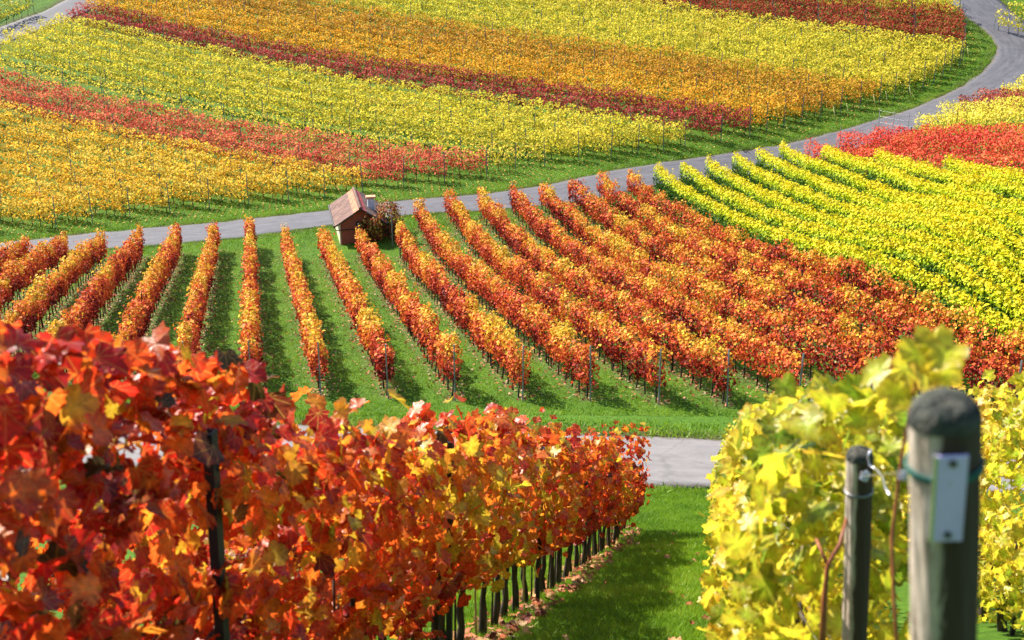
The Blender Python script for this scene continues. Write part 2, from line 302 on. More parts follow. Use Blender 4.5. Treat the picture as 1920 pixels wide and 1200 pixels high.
# ------------------------------------------------------------------ vine rows
def ramp(v,cols):
    cols=np.array(cols); v=np.clip(v,0,1)*(len(cols)-1); i=np.minimum(v.astype(int),len(cols)-2); f=(v-i)[:,None]
    return cols[i]*(1-f)+cols[i+1]*f
PAL={ # leaf colours, one ramp per parcel
 'orange':[(.16,.016,.010),(.46,.042,.025),(.70,.095,.035),(.78,.16,.04),(.82,.24,.04),(.84,.40,.04),(.80,.54,.05)],
 'near_red':[(.07,.06,.015),(.20,.018,.014),(.46,.022,.018),(.68,.035,.015),(.78,.075,.015),(.82,.14,.018),(.84,.24,.02),(.78,.40,.03),(.62,.46,.03)],
 'yellow':[(.04,.11,.008),(.14,.24,.010),(.34,.46,.010),(.58,.64,.012),(.70,.68,.014),(.76,.62,.016)],
 'near_yellow':[(.16,.27,.02),(.36,.44,.025),(.62,.60,.03),(.82,.74,.04),(.84,.70,.05),(.82,.52,.04)],
 'gold':[(.52,.21,.03),(.76,.36,.035),(.85,.50,.045),(.86,.60,.06),(.84,.66,.12)],
 'red_far':[(.42,.05,.04),(.66,.10,.07),(.78,.19,.11),(.80,.28,.12),(.82,.42,.09)],
 'lime':[(.42,.40,.05),(.66,.58,.055),(.80,.67,.06),(.84,.69,.08),(.78,.52,.10)],
 'dark_red':[(.22,.03,.03),(.40,.05,.05),(.52,.09,.075),(.58,.15,.11)],
 'brown':[(.36,.16,.04),(.56,.26,.04),(.70,.36,.04),(.78,.44,.04),(.62,.48,.05)],
 'amber':[(.60,.26,.03),(.78,.36,.03),(.84,.45,.035),(.84,.54,.06),(.70,.54,.06)],
 'scarlet':[(.46,.03,.03),(.68,.06,.035),(.80,.11,.05),(.80,.22,.06)],
 'bush':[(.05,.06,.012),(.10,.03,.015),(.22,.04,.02),(.34,.10,.03),(.34,.34,.05),(.46,.10,.03)],
 'maroon':[(.12,.02,.015),(.26,.035,.025),(.42,.06,.035),(.50,.12,.05),(.4,.2,.05)],
}
LOB=np.array([(0,-.30),(.25,-.46),(.47,-.28),(.46,-.04),(.54,.18),(.36,.32),(.20,.50),(0,.64),(-.20,.50),(-.36,.32),(-.54,.18),(-.46,-.04),(-.47,-.28),(-.25,-.46)])
def nrmz(v): return v/(np.linalg.norm(v,axis=-1,keepdims=True)+1e-9)
_m=(LOB+np.roll(LOB,-1,0))/2; _m=_m+np.where((np.arange(14)%2==0)[:,None],.05,.015)*_m/np.linalg.norm(_m,axis=1)[:,None]; LOB=np.stack([LOB,_m],1).reshape(-1,2)
def leaves(pos,nor,tip,size,col,lobed):
    n=len(pos); nor=nrmz(nor); tip=nrmz(tip-nor*(tip*nor).sum(1,keepdims=True)); bi=np.cross(nor,tip)
    s=size[:,None]
    if not lobed:
        V=np.stack([pos-tip*s*.5, pos+bi*s*.48+nor*s*.14+tip*s*.05, pos+tip*s*.55-nor*s*.08, pos-bi*s*.48+nor*s*.14+tip*s*.05],1).reshape(-1,3)
        i=np.arange(n)[:,None]*4; Fc=np.concatenate([i+[[0,1,2]],i+[[0,2,3]]],0)
        jc=col[:,None,:]*RNG.uniform(.82,1.12,(n,4,1)); return V,Fc,jc.reshape(-1,3)
    k=len(LOB); L=LOB[None]*RNG.uniform(.82,1.15,(n,k,1)); cup=RNG.uniform(-.1,.5,(n,1)); fold=RNG.uniform(0,.45,(n,1)); dr=RNG.uniform(0,.35,(n,1))
    u=L[...,0]; v=L[...,1]; w=np.abs(u)*fold-cup*(u*u+v*v)*.5-dr*np.clip(v,0,1)**2+RNG.normal(0,.045,(n,k))
    V=pos[:,None]+s[:,None]*(bi[:,None]*u[...,None]+tip[:,None]*v[...,None]+nor[:,None]*w[...,None])
    c0=pos[:,None]+s[:,None]*tip[:,None]*.06
    rn=np.broadcast_to(RNG.random((n,1)),(n,k+1)); LUV[0]=np.stack([np.concatenate([np.zeros((n,1)),u],1),np.concatenate([np.full((n,1),.06),v],1),rn],-1).reshape(-1,3)*[.5,.5,1]+[.5,.5,0]
    V=np.concatenate([c0,V],1).reshape(-1,3); i=np.arange(n)[:,None]*(k+1)
    Fc=np.concatenate([i+[[0,1+a,1+(a+1)%k]] for a in range(k)],0)
    edge=col[:,None,:]*RNG.uniform(.62,1.15,(n,k,1))*np.array([1,.82,.9]); cc=np.concatenate([col[:,None,:]*np.array([1.05,1.3,1.2]),edge],1)
    return V,Fc,np.clip(cc,0,.9).reshape(-1,3)
def foliage(Pl,par,dens,size,h0,h1,w,pal,lobed=False,seed=0,patch=.5,bias=0.0,lump=.3,hfun=None,upper=False,wild=.05,m=None,spread=.42,gap=0,vg=0.0,hot=0,jit=.72,rnd=.5,vt=0.0):
    Pl=np.array(Pl,float); s_=np.concatenate([[0],np.cumsum(np.linalg.norm(np.diff(Pl,axis=0),axis=1))]); L=s_[-1]
    n=int(L*dens*1.0); s=RNG.random(n)*L
    if gap>0:
        keep=vn(s/.55+seed*3.1,np.full(n,.5),seed+91)>gap*RNG.random(n); s=s[keep]; n=len(s)
    x=np.interp(s,s_,Pl[:,0]); y=np.interp(s,s_,Pl[:,1]); d=Pl[-1]-Pl[0]; d/=np.linalg.norm(d); pr=np.array([d[1],-d[0]])
    lp=1+lump*(vn(s/.9+seed*7.3,np.full(n,seed*1.7),seed)-.5)*2; lz=lump*(vn(s/.8+seed*3.3,np.full(n,seed*2.1),seed+3)-.5)*1.5
    ph=RNG.uniform(-.35*math.pi if upper else -.5*math.pi,.5*math.pi,n)
    sd=np.where(RNG.random(n)<.5,-1,1); r=1-np.abs(RNG.normal(0,.33,n)); r=np.clip(r,.05,1.08)
    cu=np.abs(np.cos(ph))**.75*sd; su=np.sign(np.sin(ph))*np.abs(np.sin(ph))**.8
    lat=w/2*lp*cu*r; mid=(h0+h1)/2; hf=(h1-h0)/2
    if hfun is not None: top=hfun(s); hf=(h1+top-h0)/2; mid=(h1+top+h0)/2
    hh=mid+hf*su*r+lz*np.where(su>0,.9,.5)*(.4+abs(su)*.6)+RNG.normal(0,.05,n)
    q=RNG.random(n)<wild; hh=np.where(q,hh+np.minimum(np.abs(RNG.normal(0,.22,n)),.4)*np.where(su>0,1,-.8),hh); lat=np.where(q,lat*1.35,lat)
    if lobed: hh=np.minimum(hh,mid+hf+np.where(np.hypot(x,y)<6,-.04,.14)+RNG.uniform(-.08,.08,n))
    X=x+pr[0]*lat; Y=y+pr[1]*lat; Z=H(X,Y)*.5+H(x,y)*.5+hh
    nor=np.stack([pr[0]*cu,pr[1]*cu,su*.8+.25],-1)*(.75 if lobed else 1.0)+RNG.normal(0,.6 if lobed else rnd,(n,3)); tip=RNG.normal(0,.6,(n,3))+np.array([0,0,-.75])
    sz=size*RNG.uniform(.55,1.3,n)
    f=vn(s/1.3+seed*11.3,hh*1.2+seed,seed+20)*.6+vn(s/4.5+seed*5.1,np.full(n,.3),seed+30)*.4
    v=.5+(f-.5)*patch*1.9+RNG.normal(0,spread*.5,n)+bias+vg*(hh-mid)/hf+vt*np.clip((hh-mid)/hf-.62,-.75,.3)  # vg, vt: greener inner leaves, plus shade between rows painted below the tops
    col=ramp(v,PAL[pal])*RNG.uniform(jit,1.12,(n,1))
    V,Fc,cc=leaves(np.stack([X,Y,Z],-1),nor,tip,sz,col,lobed)
    return meshobj('foliage',V,Fc,m or M['leafnear' if lobed else 'leaf'],par,col=cc)
# shared small meshes
def shared(name,V,Fs,mt,smooth=True):
    me=bpy.data.meshes.new(name); me.from_pydata([tuple(v) for v in V],[],Fs)
    if smooth:
        for p in me.polygons: p.use_smooth=len(p.vertices)<5
    me.materials.append(mt); return me
def trunk_mesh(seed,h,r):
    rr=random.Random(seed); pts=[];rad=[]
    x=y=0
    for i in range(6):
        t=i/5; pts.append((x,y,-.1+(h+.1)*t)); rad.append(r*(1.35-.55*t)*(.85+.3*rr.random())); x+=rr.uniform(-.03,.03); y+=rr.uniform(-.03,.03)
    parts=[tube(pts,rad,6)]; T=pts[-1]
    for sgn in(-1,1): parts.append(tube([T,(T[0]+sgn*.12,T[1]+rr.uniform(-.04,.04),T[2]+.12),(T[0]+sgn*.35,T[1]+rr.uniform(-.05,.05),T[2]+.2)],[r*.7,r*.5,r*.25],5))
    return shared('trunk',*merge(parts),M['bark'])
TR=[trunk_mesh(i,.78,.026) for i in range(5)]; TRN=[trunk_mesh(20+i,.8,.034) for i in range(5)]
def post_mesh(name,h,w,mt):
    # rolled C profile post with hook notches
    pr_=[(-w,-w*.7),(w,-w*.7),(w,w*.7),(w*.55,w*.7),(w*.55,-w*.3),(-w*.55,-w*.3),(-w*.55,w*.7),(-w,w*.7)]
    V=[(a,b_,z) for z in(-.3,h) for a,b_ in pr_]; k=8
    Fs=[[i,(i+1)%k,k+(i+1)%k,k+i] for i in range(k)]+[[k+0,k+1,k+4,k+5],[k+1,k+2,k+3,k+4],[k+0,k+5,k+6,k+7]]
    for z in np.arange(.5,h-.05,.25): 
        v,f=box((w*1.15,0,z),(w*.25,0,0),(0,w*.35,0),(0,0,.012)); b0=len(V); V+=[tuple(q) for q in v]; Fs+=[[i+b0 for i in q] for q in f]
    return shared(name,V,Fs,mt,False)
PM=post_mesh('post',2.02,.028,M['metal']); PMD=post_mesh('post',1.95,.026,M['darkmetal']); PMK=post_mesh('post',2.22,.032,M['darkmetal'])
sv,sf=tube([(0,0,-.1),(.01,0,.6),(0,.01,1.25)],[.011,.010,.008],6); SM=shared('stake',sv,sf,M['bark']); SMB=shared('stake',sv,sf,M['stake'])
def put(name,me,par,x,y,z=None,rz=0,tilt=(0,0),sc=1):
    o=bpy.data.objects.new(name,me); z=float(H(x,y)) if z is None else z
    o.location=(x-par.location[0],y-par.location[1],z-par.location[2]); o.rotation_euler=(tilt[0],tilt[1],rz); o.scale=(1,1,sc); C.objects.link(o); o.parent=par; return o
def line(A,B,step=.5):
    A=np.array(A[:2],float);B=np.array(B[:2],float); L=np.linalg.norm(B-A); t=np.linspace(0,1,max(2,int(L/step)))[:,None]; return A+(B-A)*t
def row(A,B,label,group,pal,dens,size,seed,h0=.62,h1=1.95,w=.62,trunks='all',tsp=.95,psp=5.5,post=None,postend=(1,1),wires=False,TRs=None,stakes=False,anchor=None,shoots=0,**kw):
    A=np.array(A[:2]);B=np.array(B[:2]); P=line(A,B); L=np.linalg.norm(B-A); d=(B-A)/L; rz=math.atan2(d[1],d[0])
    par=thing('vine_row',label,'vine row',(float(A[0]),float(A[1]),float(H(*A))),group)
    foliage(P,par,dens,size,h0,h1,w,pal,seed=seed,**kw)
    rr=random.Random(seed)
    TRs=TRs or TR; k=0
    for s in np.arange(.45,L-.2,tsp):
        if trunks=='all' or (trunks[0]!='all' and (s<trunks[0] or s>L-trunks[1])):
            p=A+d*(s+rr.uniform(-.12,.12)); put('trunk',TRs[rr.randrange(len(TRs))],par,p[0],p[1],rz=rz+rr.uniform(-.3,.3),tilt=(rr.uniform(-.07,.07),rr.uniform(-.1,.1)),sc=rr.uniform(.9,1.08))
            if stakes:
                q=p+d*rr.uniform(.08,.4); put('stake',SM if rr.random()<.75 else SMB,par,q[0],q[1],tilt=(rr.uniform(-.05,.05),rr.uniform(-.05,.05)))
    np_=max(1,int(round(L/psp)))
    for i in range(np_+1):
        if i==0 and not postend[0]: continue
        if i==np_ and not postend[1]: continue
        p=A+d*(L*i/np_); tl=.0
        put('post',post or (PM if i in(0,np_) else PMD),par,p[0],p[1],rz=rz,tilt=(rr.uniform(-.03,.03),rr.uniform(-.04,.04)))
    for q_ in range(shoots):
        s=rr.uniform(.5,max(2,L-13)); p=A+d*s; z=float(H(*p))+h1*.86; ln=rr.uniform(.25,.5); sx_,sy_=rr.uniform(-.2,.2),rr.uniform(-.2,.2)
        pts=[np.array([p[0]+sx_*t,p[1]+sy_*t,z+(ln+.3)*t-.15*t*t]) for t in np.linspace(0,1,5)]
        v,f=tube(pts,[.0045,.004,.0035,.003,.002],5); sh=meshobj('shoot',v,f,M['shoot'],par,smooth=True)
        ps=np.array([pts[i] + np.array([rr.uniform(-.05,.05),rr.uniform(-.05,.05),-.02]) for i in (1,2,2,3,3,4,4)])
        V,Fc,cc=leaves(ps,RNG.normal(0,.5,(7,3))+[0,-.5,.6],RNG.normal(0,.5,(7,3))+[0,0,-.8],np.linspace(.11,.06,7),ramp(RNG.uniform(.3,.9,7),PAL[pal]),True); meshobj('foliage',V,Fc,M['leafnear'],sh,col=cc)
    if wires:
        ws=[]
        for hz in (.75,1.1,1.45,1.8):
            for side in(-1,1):
                off=np.array([d[1],-d[0]])*.03*side; pts=[(*(A+d*t+off),float(H(*(A+d*t)))+hz) for t in np.linspace(0,L,max(3,int(L/2)))]
                ws.append(tube(pts,.0022,4))
        v,f=merge(ws); meshobj('wire',v,f,M['wire'],par)
    return par
ORD=['first','second','third','fourth','fifth','sixth','seventh','eighth','ninth','tenth','eleventh','twelfth','thirteenth','fourteenth','fifteenth']
# --- middle field: orange rows (near base pixel, far tip pixel)
near_x=[-400,-275,-150,-25,100,225,350,475,602,728,853,980,1107,1235,1363,1495,1630,1765,1900,2035]
near_y=[742,742,742,742,742,742,743,744,745,748,752,753,753,759,763,768,774,780,786,792]
tipx=[-20,50,120,190,262,332,400,467,533,605,672,748,783,840,900,960,1015,1070,1125,1180]
tipy=[444,442,440,434,426,420,415,408,423,426,420,422,372,355,352,345,340,333,324,320]
def parlabel(i):
    if i<=9:
        k=9-i; return ('orange-red vine row on green grass, %s row left of the brick hut'%ORD[k])
    if i==10: return 'orange vine row whose far end reaches the front of the brick hut'
    return 'orange-red vine row in the middle field, %s row to the right of the brick hut'%ORD[i-11]
OG='orange-red vine rows in the middle field'
midrows=[]
for i in range(20):
    a=at(near_x[i],near_y[i],0,25); b=at(tipx[i],tipy[i],1.95,40); midrows.append((a,b))
    print('mid',i,a.round(1),b.round(1),'ang %.1f'%math.degrees(math.atan2(b[0]-a[0],b[1]-a[1])))
    row(a,b,parlabel(i),OG,'orange',370,.128,100+i,trunks='all' if i<17 else (6,4),bias=.07+(-.06 if i<6 or i>14 else 0),patch=.6,lump=.55,w=.56,wild=.13,vg=.16,gap=.35,jit=.58,rnd=.75,vt=.28)
a,b=midrows[-1]; dm=(b-a)[:2]; dm/=np.linalg.norm(dm)
a0,b0=midrows[12]; dm0=(b0-a0)[:2]; dm0/=np.linalg.norm(dm0)
# --- right hand parcels, same row direction
def right_row(tx,ty,label,group,pal,seed,h=1.95,dens=310,size=.13,maxL=70,yedge=None,**kw):
    b=at(tx,ty,h,40); d=-dm; L=4
    if yedge: e_=at(1920,yedge,h,25); d=(e_-b)[:2]; d/=np.linalg.norm(d); print('dir %.1f'%math.degrees(math.atan2(-d[0],-d[1])))
    while L<maxL:
        q=b[:2]+d*L; px,_=proj((q[0],q[1],float(H(*q))))
        if px>2060: break
        L+=1
    a=b[:2]+d*L; print('right',tx,L,b.round(1),[int(v) for v in proj((a[0],a[1],float(H(*a))+h))])
    row(a,b,label,group,pal,dens,size,seed,trunks=('x',0,5)[1:] if False else (0,5),h1=h,**kw)
YT=[(1232,306,604),(1280,299,564),(1328,292,524),(1378,283,484),(1424,275,446),(1466,265,408),(1545,272,376),(1645,281,346),(1775,292,322)]
for k,(x,y,ye) in enumerate(YT):
    right_row(x,y,'bright yellow-green vine row on the right slope, %s one up from the orange rows'%ORD[k],'yellow-green vine rows on the right slope','yellow',200+k,yedge=ye,h=2.1,dens=430,size=.13,w=.50,patch=.3,spread=.22,bias=.2,jit=.72,rnd=.6,h0=.4,lump=.18,wild=.05,vg=.2,vt=.92)
RT=[(1518,262),(1578,240),(1640,235)]
for k,(x,y) in enumerate(RT):
    right_row(x,y,'scarlet vine row behind the yellow-green rows on the right, %s one up'%ORD[k],'scarlet vine rows on the right','scarlet',210+k,h=1.95,w=.8,patch=.4,h0=.4,wild=.09)
for k,(x,y) in enumerate([(1725,212),(1768,192)]):
    right_row(x,y,'shaggy yellow-green vine row between the scarlet and dark red rows, %s one up'%ORD[k],'shaggy yellow-green vine rows on the right','lime',220+k,h=1.9,w=.9,patch=.3,h0=.4,wild=.14)
for k,(x,y) in enumerate([(1800,178),(1835,165)]):
    right_row(x,y,'dark maroon vine row beside the road bend on the right, %s one up'%ORD[k],'dark maroon vine rows beside the road bend','maroon',230+k,w=.8,patch=.3,h0=.4)
for k,(x,y) in enumerate([(1883,150),(1912,141)]):
    right_row(x,y,'small yellow vine row at the right edge inside the road bend, %s one up'%ORD[k],'small yellow vine rows inside the road bend','lime',240+k,w=.8,patch=.3,h0=.4)
# bare trellis of a young row between road and scarlet vines
b=at(1650,207,1.6,40); a=at(1765,215,1.6,40)
tr=thing('bare_trellis','bare wire trellis with thin pale posts beside the road, no vine on it','trellis',(b[0],b[1],float(H(b[0],b[1]))))
PMP=post_mesh('post',1.75,.025,M['metal']); d=(a-b)[:2]; L=np.linalg.norm(d); d/=L
for t in np.linspace(0,L,5): put('post',PMP,tr,b[0]+d[0]*t,b[1]+d[1]*t,rz=math.atan2(d[1],d[0]))
ws=[tube([(b[0]+d[0]*t,b[1]+d[1]*t,float(H(b[0]+d[0]*t,b[1]+d[1]*t))+hz) for t in np.linspace(0,L,6)],.003,4) for hz in(.7,1.15,1.6)]
v,f=merge(ws); meshobj('wire',v,f,M['wire'],tr)
# --- far hillside parcels
guide=[[(-150,345),(1000,520)],
 [(0,193),(660,312)],
 [(0,133),(900,285)],
 [(165,37),(1275,228)],
 [(150,3),(1385,205)],
 [(640,5),(1640,150)],
 [(1240,2),(1806,73)],
 [(1490,-12),(1790,12)]]
GW=[]
for g in guide[1:]:
    a=at(*g[0],1.9,70); b=at(*g[1],1.9,70); GW.append((a[:2],b[:2])); print('guide',a.round(1),b.round(1),'ang %.1f'%math.degrees(math.atan2(b[1]-a[1],b[0]-a[0])))
border=[(-300,447),(0,432),(100,430),(220,412),(338,398),(450,386),(558,376),(610,370),(777,348),(826,343),(919,332),(1005,315),(1130,298),(1240,283),(1277,277),(1375,262),(1440,246),(1510,228),(1600,207),(1655,192),(1740,162),(1803,122),(1808,90),(1800,45),(1775,15),(1760,-10),(1700,-60)]
ul=[(230,-20),(168,22),(125,50),(66,76),(20,92),(-60,120),(-300,190)]
PG=[at(*p,0,60)[:2] for p in border]+[at(600,-75,0,60)[:2]]+[at(*p,0,60)[:2] for p in ul]
PG=np.array(PG)
def clip(A,d):
    """longest chord of the parcel outline along a line"""
    ts=[]
    nrm_=np.array([d[1],-d[0]])
    for i in range(len(PG)):
        p,q=PG[i],PG[(i+1)%len(PG)]; a=(p-A)@nrm_; b=(q-A)@nrm_
        if a*b<0: t=a/(a-b); ts.append(((p+(q-p)*t)-A)@d)
    ts.sort(); best=None
    for i in range(0,len(ts)-1,2):
        if best is None or ts[i+1]-ts[i]>best[1]-best[0]: best=(ts[i],ts[i+1])
    return best
bands=[('gold','golden yellow vine row in the lower left parcel beyond the upper road','golden vine rows beyond the upper road',{}),
 ('red_far','coral red vine row in the diagonal band between golden and yellow-green rows','coral red vine rows',{}),
 ('lime','yellow-green vine row in the broad parcel between the coral and the crimson band','yellow-green vine rows beyond the road',{}),
 ('dark_red','crimson vine row in the narrow band crossing the far hillside','crimson vine rows of the narrow band',{}),
 ('amber','amber to brown vine row above the narrow crimson band','amber vine rows on the far hillside',{}),
 ('lime','bright yellow vine row in the upper parcel of the far hillside','upper yellow vine rows',{}),
 ('maroon','maroon vine row in the top right parcel inside the road bend','maroon vine rows at the top right',{}),
 ('lime','yellow vine row beyond the maroon rows at the top edge','topmost yellow vine rows',{})]
SP=1.75; lines=[]; PMF=post_mesh('post',2.28,.026,M['metal'])
# lines from guide to guide
def norm(v): return v/np.linalg.norm(v)
GD=[(a,norm(b-a)) for a,b in GW]
def between(g0,g1,band):
    # number from distance measured mid-way
    (a0,b0),(a1,b1)=g0,g1; m0=(a0+b0)/2; d=norm(b1-a1); nn_=np.array([-d[1],d[0]]); dist=abs((a1-m0)@nn_); k=max(1,int(round(dist/SP)))
    for i in range(1,k+1):
        t=i/k
        # interpolate signed line parameters
        th0=math.atan2(*(b0-a0)[::-1]); th1=math.atan2(*(b1-a1)[::-1]); th=th0+(th1-th0)*t
        dd=np.array([math.cos(th),math.sin(th)]); nd=np.array([-dd[1],dd[0]]); ref=m0
        tgt=a1+d*((m0-a1)@d); A_=m0+(tgt-m0)*t
        lines.append((A_,dd,band,(i,k)))
g0=GW[0]; d0=norm(g0[1]-g0[0]); n0=np.array([-d0[1],d0[0]])
for i in range(18): lines.append((g0[0]-n0*SP*i,d0,0,(18-i,18)))
for i in range(1,7): between(GW[i-1],GW[i],i)
gl=GW[-1]; dl=norm(gl[1]-gl[0]); nl=np.array([-dl[1],dl[0]])
for i in range(1,4): lines.append((gl[0]+nl*SP*i,dl,7,(i,3)))
cnt=0
for A_,d_,band,(i,k) in lines:
    c=clip(A_,d_)
    if not c or c[1]-c[0]<2.5: continue
    p=A_+d_*c[0]; q=A_+d_*c[1]
    # leave out what lies outside the frame
    def px(v): return proj((v[0],v[1],float(H(*v))))
    t=np.linspace(0,1,60); ins=[u for u in t if -90<px(p+(q-p)*u)[0]<2010 and px(p+(q-p)*u)[1]>-28]
    if len(ins)<2: continue
    q2=p+(q-p)*ins[-1]; p2=p+(q-p)*ins[0]; L=np.linalg.norm(q2-p2)
    if L<2.5: continue
    pal,lab,grp,_=bands[band]; kw={}
    bias=0; dens=150; gap=0; h0=.5
    if band==0: bias=.1+.06*(i/k)
    if band==4: pal='amber' if i<k*.5 else 'brown'
    if band==2 and i<k*.42: dens=85; gap=.7; pal='lime'; bias=.12; h0=.5
    if band==2 and i>=k*.42: bias=-.03
    bias+=float(RNG.uniform(-.07,.07))
    atend=ins[-1]>.98
    row(q2,p2,lab,grp,pal,dens,.17,300+cnt,trunks=(9,0) if band in(0,1,2) else (5,0),tsp=1.0,psp=4.6,post=PMF,postend=(1 if atend else 0,0),h0=h0,h1=1.98,w=1.05,patch=.3,bias=bias,gap=gap or .22,wild=.08,upper=False,lump=.5,m=M['leaffar'])
    cnt+=1
print('far rows',cnt)
# --- corners: vines beyond the far roads
for k,((x0,y0),(x1,y1)) in enumerate([((-40,32),(60,-8)),((-40,6),(20,-22))]):
    a=at(x0,y0,1.8,70); b=at(x1,y1,1.8,70)
    row(a,b,'olive vine row in the shaded top left corner, %s from the path'%ORD[k],'vine rows in the top left corner','lime',90,.2,500+k,trunks='all',psp=5,bias=-.3)
for k,((x0,y0),(x1,y1)) in enumerate([((1868,22),(2010,62)),((1890,2),(2010,28))]):
    a=at(x0,y0,1.6,70); b=at(x1,y1,1.6,70)
    row(a,b,'loose olive vine row in the top right corner, %s from the road'%ORD[k],'vine rows in the top right corner','lime',70,.2,510+k,trunks='all',psp=5,bias=-.15,gap=.4)
# pale leaning anchors on the far verge
av,af=merge([tube([(0,0,-.15),(0,0,.95)],[.035,.03],6),tube([(0,0,.9),(0,0,.98)],[.045,.045],6)]); AM=shared('anchor_stake',av,af,M['anchor'])
for k,(x,y,w_) in enumerate([(1566,222,'lowest of the row'),(1591,216,'second from the lowest'),(1641,199,'third from the lowest'),(1664,193,'fourth from the lowest'),(1708,182,'fifth, near the leaning dark posts'),(1816,108,'highest, by the road bend')]):
    p=at(x,y,0,60); o=bpy.data.objects.new('anchor_stake',AM); o.location=p; o.rotation_euler=(0.1,-.22,k); o.scale=(1,1,1)
    o.rotation_euler=(0,-.24,0); link(o); tag(o,'short pale yellow anchor stake leaning on the green verge, '+w_,'stake','pale anchor stakes on the verge')
# ------------------------------------------------------------------ near rows
a=np.array(unp(0,1758,4.3)); f_=at(1172,988,0,10); dn_=norm(f_[:2]-a[:2]); A0=a[:2]-dn_*2.6
print('near red',A0,f_)
def hf(s): # s from far end (row built from far to near)
    return np.where(s<.6,.42*(1-s/.6),0)-.62*np.exp(-((s-1.7)/1.1)**2)-.16*np.exp(-((s-4)/3.5)**2)+np.clip((s-15)/8,0,1)*.27
NR='vine rows on the near slope'
nr=row(f_[:2],A0,'big red and orange vine row filling the left foreground, bright green lane on its right','foreground vine rows' if 0 else None,'near_red',500,.122,700,h0=.70,h1=2.34,w=.76,lobed=True,patch=.5,trunks='all',tsp=.62,psp=500,post=PMK,stakes=True,TRs=TRN,wires=True,hfun=hf,spread=.42,wild=.03,bias=.05,lump=.45,shoots=16,postend=(0,0))
pr=np.array([dn_[1],-dn_[0]])
for tx_,ty_,tz_ in ((368,815,5.22),(833,830,9.65),(1010,842,14.3)):
    t3=unp(tx_,ty_,tz_); g3=float(H(t3[0],t3[1])); o=put('post',PMK,nr,t3[0],t3[1],rz=1.4,tilt=(.02,.02)); o.scale=(1,1,(t3[2]-g3)/2.22)
row(f_[:2]-pr*2.75-dn_*.5,A0-pr*2.75+dn_*4,'red vine row mostly hidden behind the big foreground row',None,'near_red',200,.14,701,h0=.7,h1=1.9,w=.7,lobed=True,patch=.7,tsp=.8,psp=5.2,post=PMD,TRs=TRN)
# yellow row with wooden end posts
P1=unp(1771,776,2.1); P2=unp(1612,854,3.9); F2=at(1366,985,0,10)
dy=norm(F2[:2]-P1[:2]); st=P2[:2]+dy*.15
print('yellow',P1,P2,F2)
yr=row(F2[:2],st,'big bright yellow vine row in the right foreground behind the wooden posts',None,'near_yellow',560,.105,710,h0=.3,h1=2.2,w=.78,lobed=True,patch=.6,bias=-.10,spread=.4,tsp=.8,psp=6,postend=(1,0),post=PMD,TRs=TRN,wires=True,wild=.008,lump=.2,shoots=10,hfun=lambda s:np.where(s<.6,.25,0))
prr=np.array([dy[1],-dy[0]])
row(F2[:2]+prr*2.35-dy*4,P1[:2]+prr*2.35+dy*2.5,'yellow vine row cut by the right edge, right of the thick wooden post',None,'near_yellow',500,.105,711,h0=.12,h1=2.62,w=.95,lobed=True,patch=.5,spread=.4,tsp=.8,psp=6,postend=(1,0),post=PMD,TRs=TRN,bias=.06,wild=.008)
# cane sticking up with a few leaves
cane=thing('vine_cane','thin reddish cane with yellow leaves rising above the yellow row beside the thick post','vine cane',tuple(unp(1700,900,3.2)))
cp=[unp(1690,1330,3.3),unp(1676,1120,3.3),unp(1672,1010,3.3),unp(1690,860,3.3),unp(1712,735,3.2),unp(1745,672,3.1),unp(1778,650,3.05)]
v,f=tube(cp,[.005,.005,.005,.0045,.004,.003,.0025],6); M['cane']=noise_mat('red_cane',[(.16,.04,.02),(.4,.13,.05)],20,.5); meshobj('stem',v,f,M['cane'],cane,smooth=True)
pos=np.array([unp(1722,658,3.1),unp(1750,640,3.1),unp(1776,660,3.05),unp(1700,690,3.2),unp(1735,705,3.1),unp(1770,690,3.1),unp(1680,740,3.2),unp(1650,700,3.3)]); nl_=len(pos)
V,Fc,cc=leaves(pos,np.array([[0,-.8,.5]]*nl_)+RNG.normal(0,.4,(nl_,3)),np.array([[0,0,-1.]]*nl_)+RNG.normal(0,.7,(nl_,3)),np.full(nl_,.095),ramp(RNG.uniform(.4,.9,nl_),PAL['near_yellow']),True)
meshobj('foliage',V,Fc,M['leafnear'],cane,col=cc)
# cane of the dark stem low in the yellow row
c2=thing('vine_cane','knotty brown cane climbing through the yellow leaves left of the thin wooden post','vine cane',tuple(unp(1545,1200,4.2)))
cp=[unp(1540,1260,4.0),unp(1546,1120,4.0),unp(1552,1060,3.95),unp(1575,1020,3.95),unp(1590,960,4.0)]; v,f=tube(cp,[.012,.010,.008,.007,.004],6); v2,f2=tube([unp(1552,1060,3.95),unp(1530,1010,4.0)],[.007,.004],6)
meshobj('stem',*merge([(v,f),(v2,f2)]),M['cane'],c2,smooth=True)
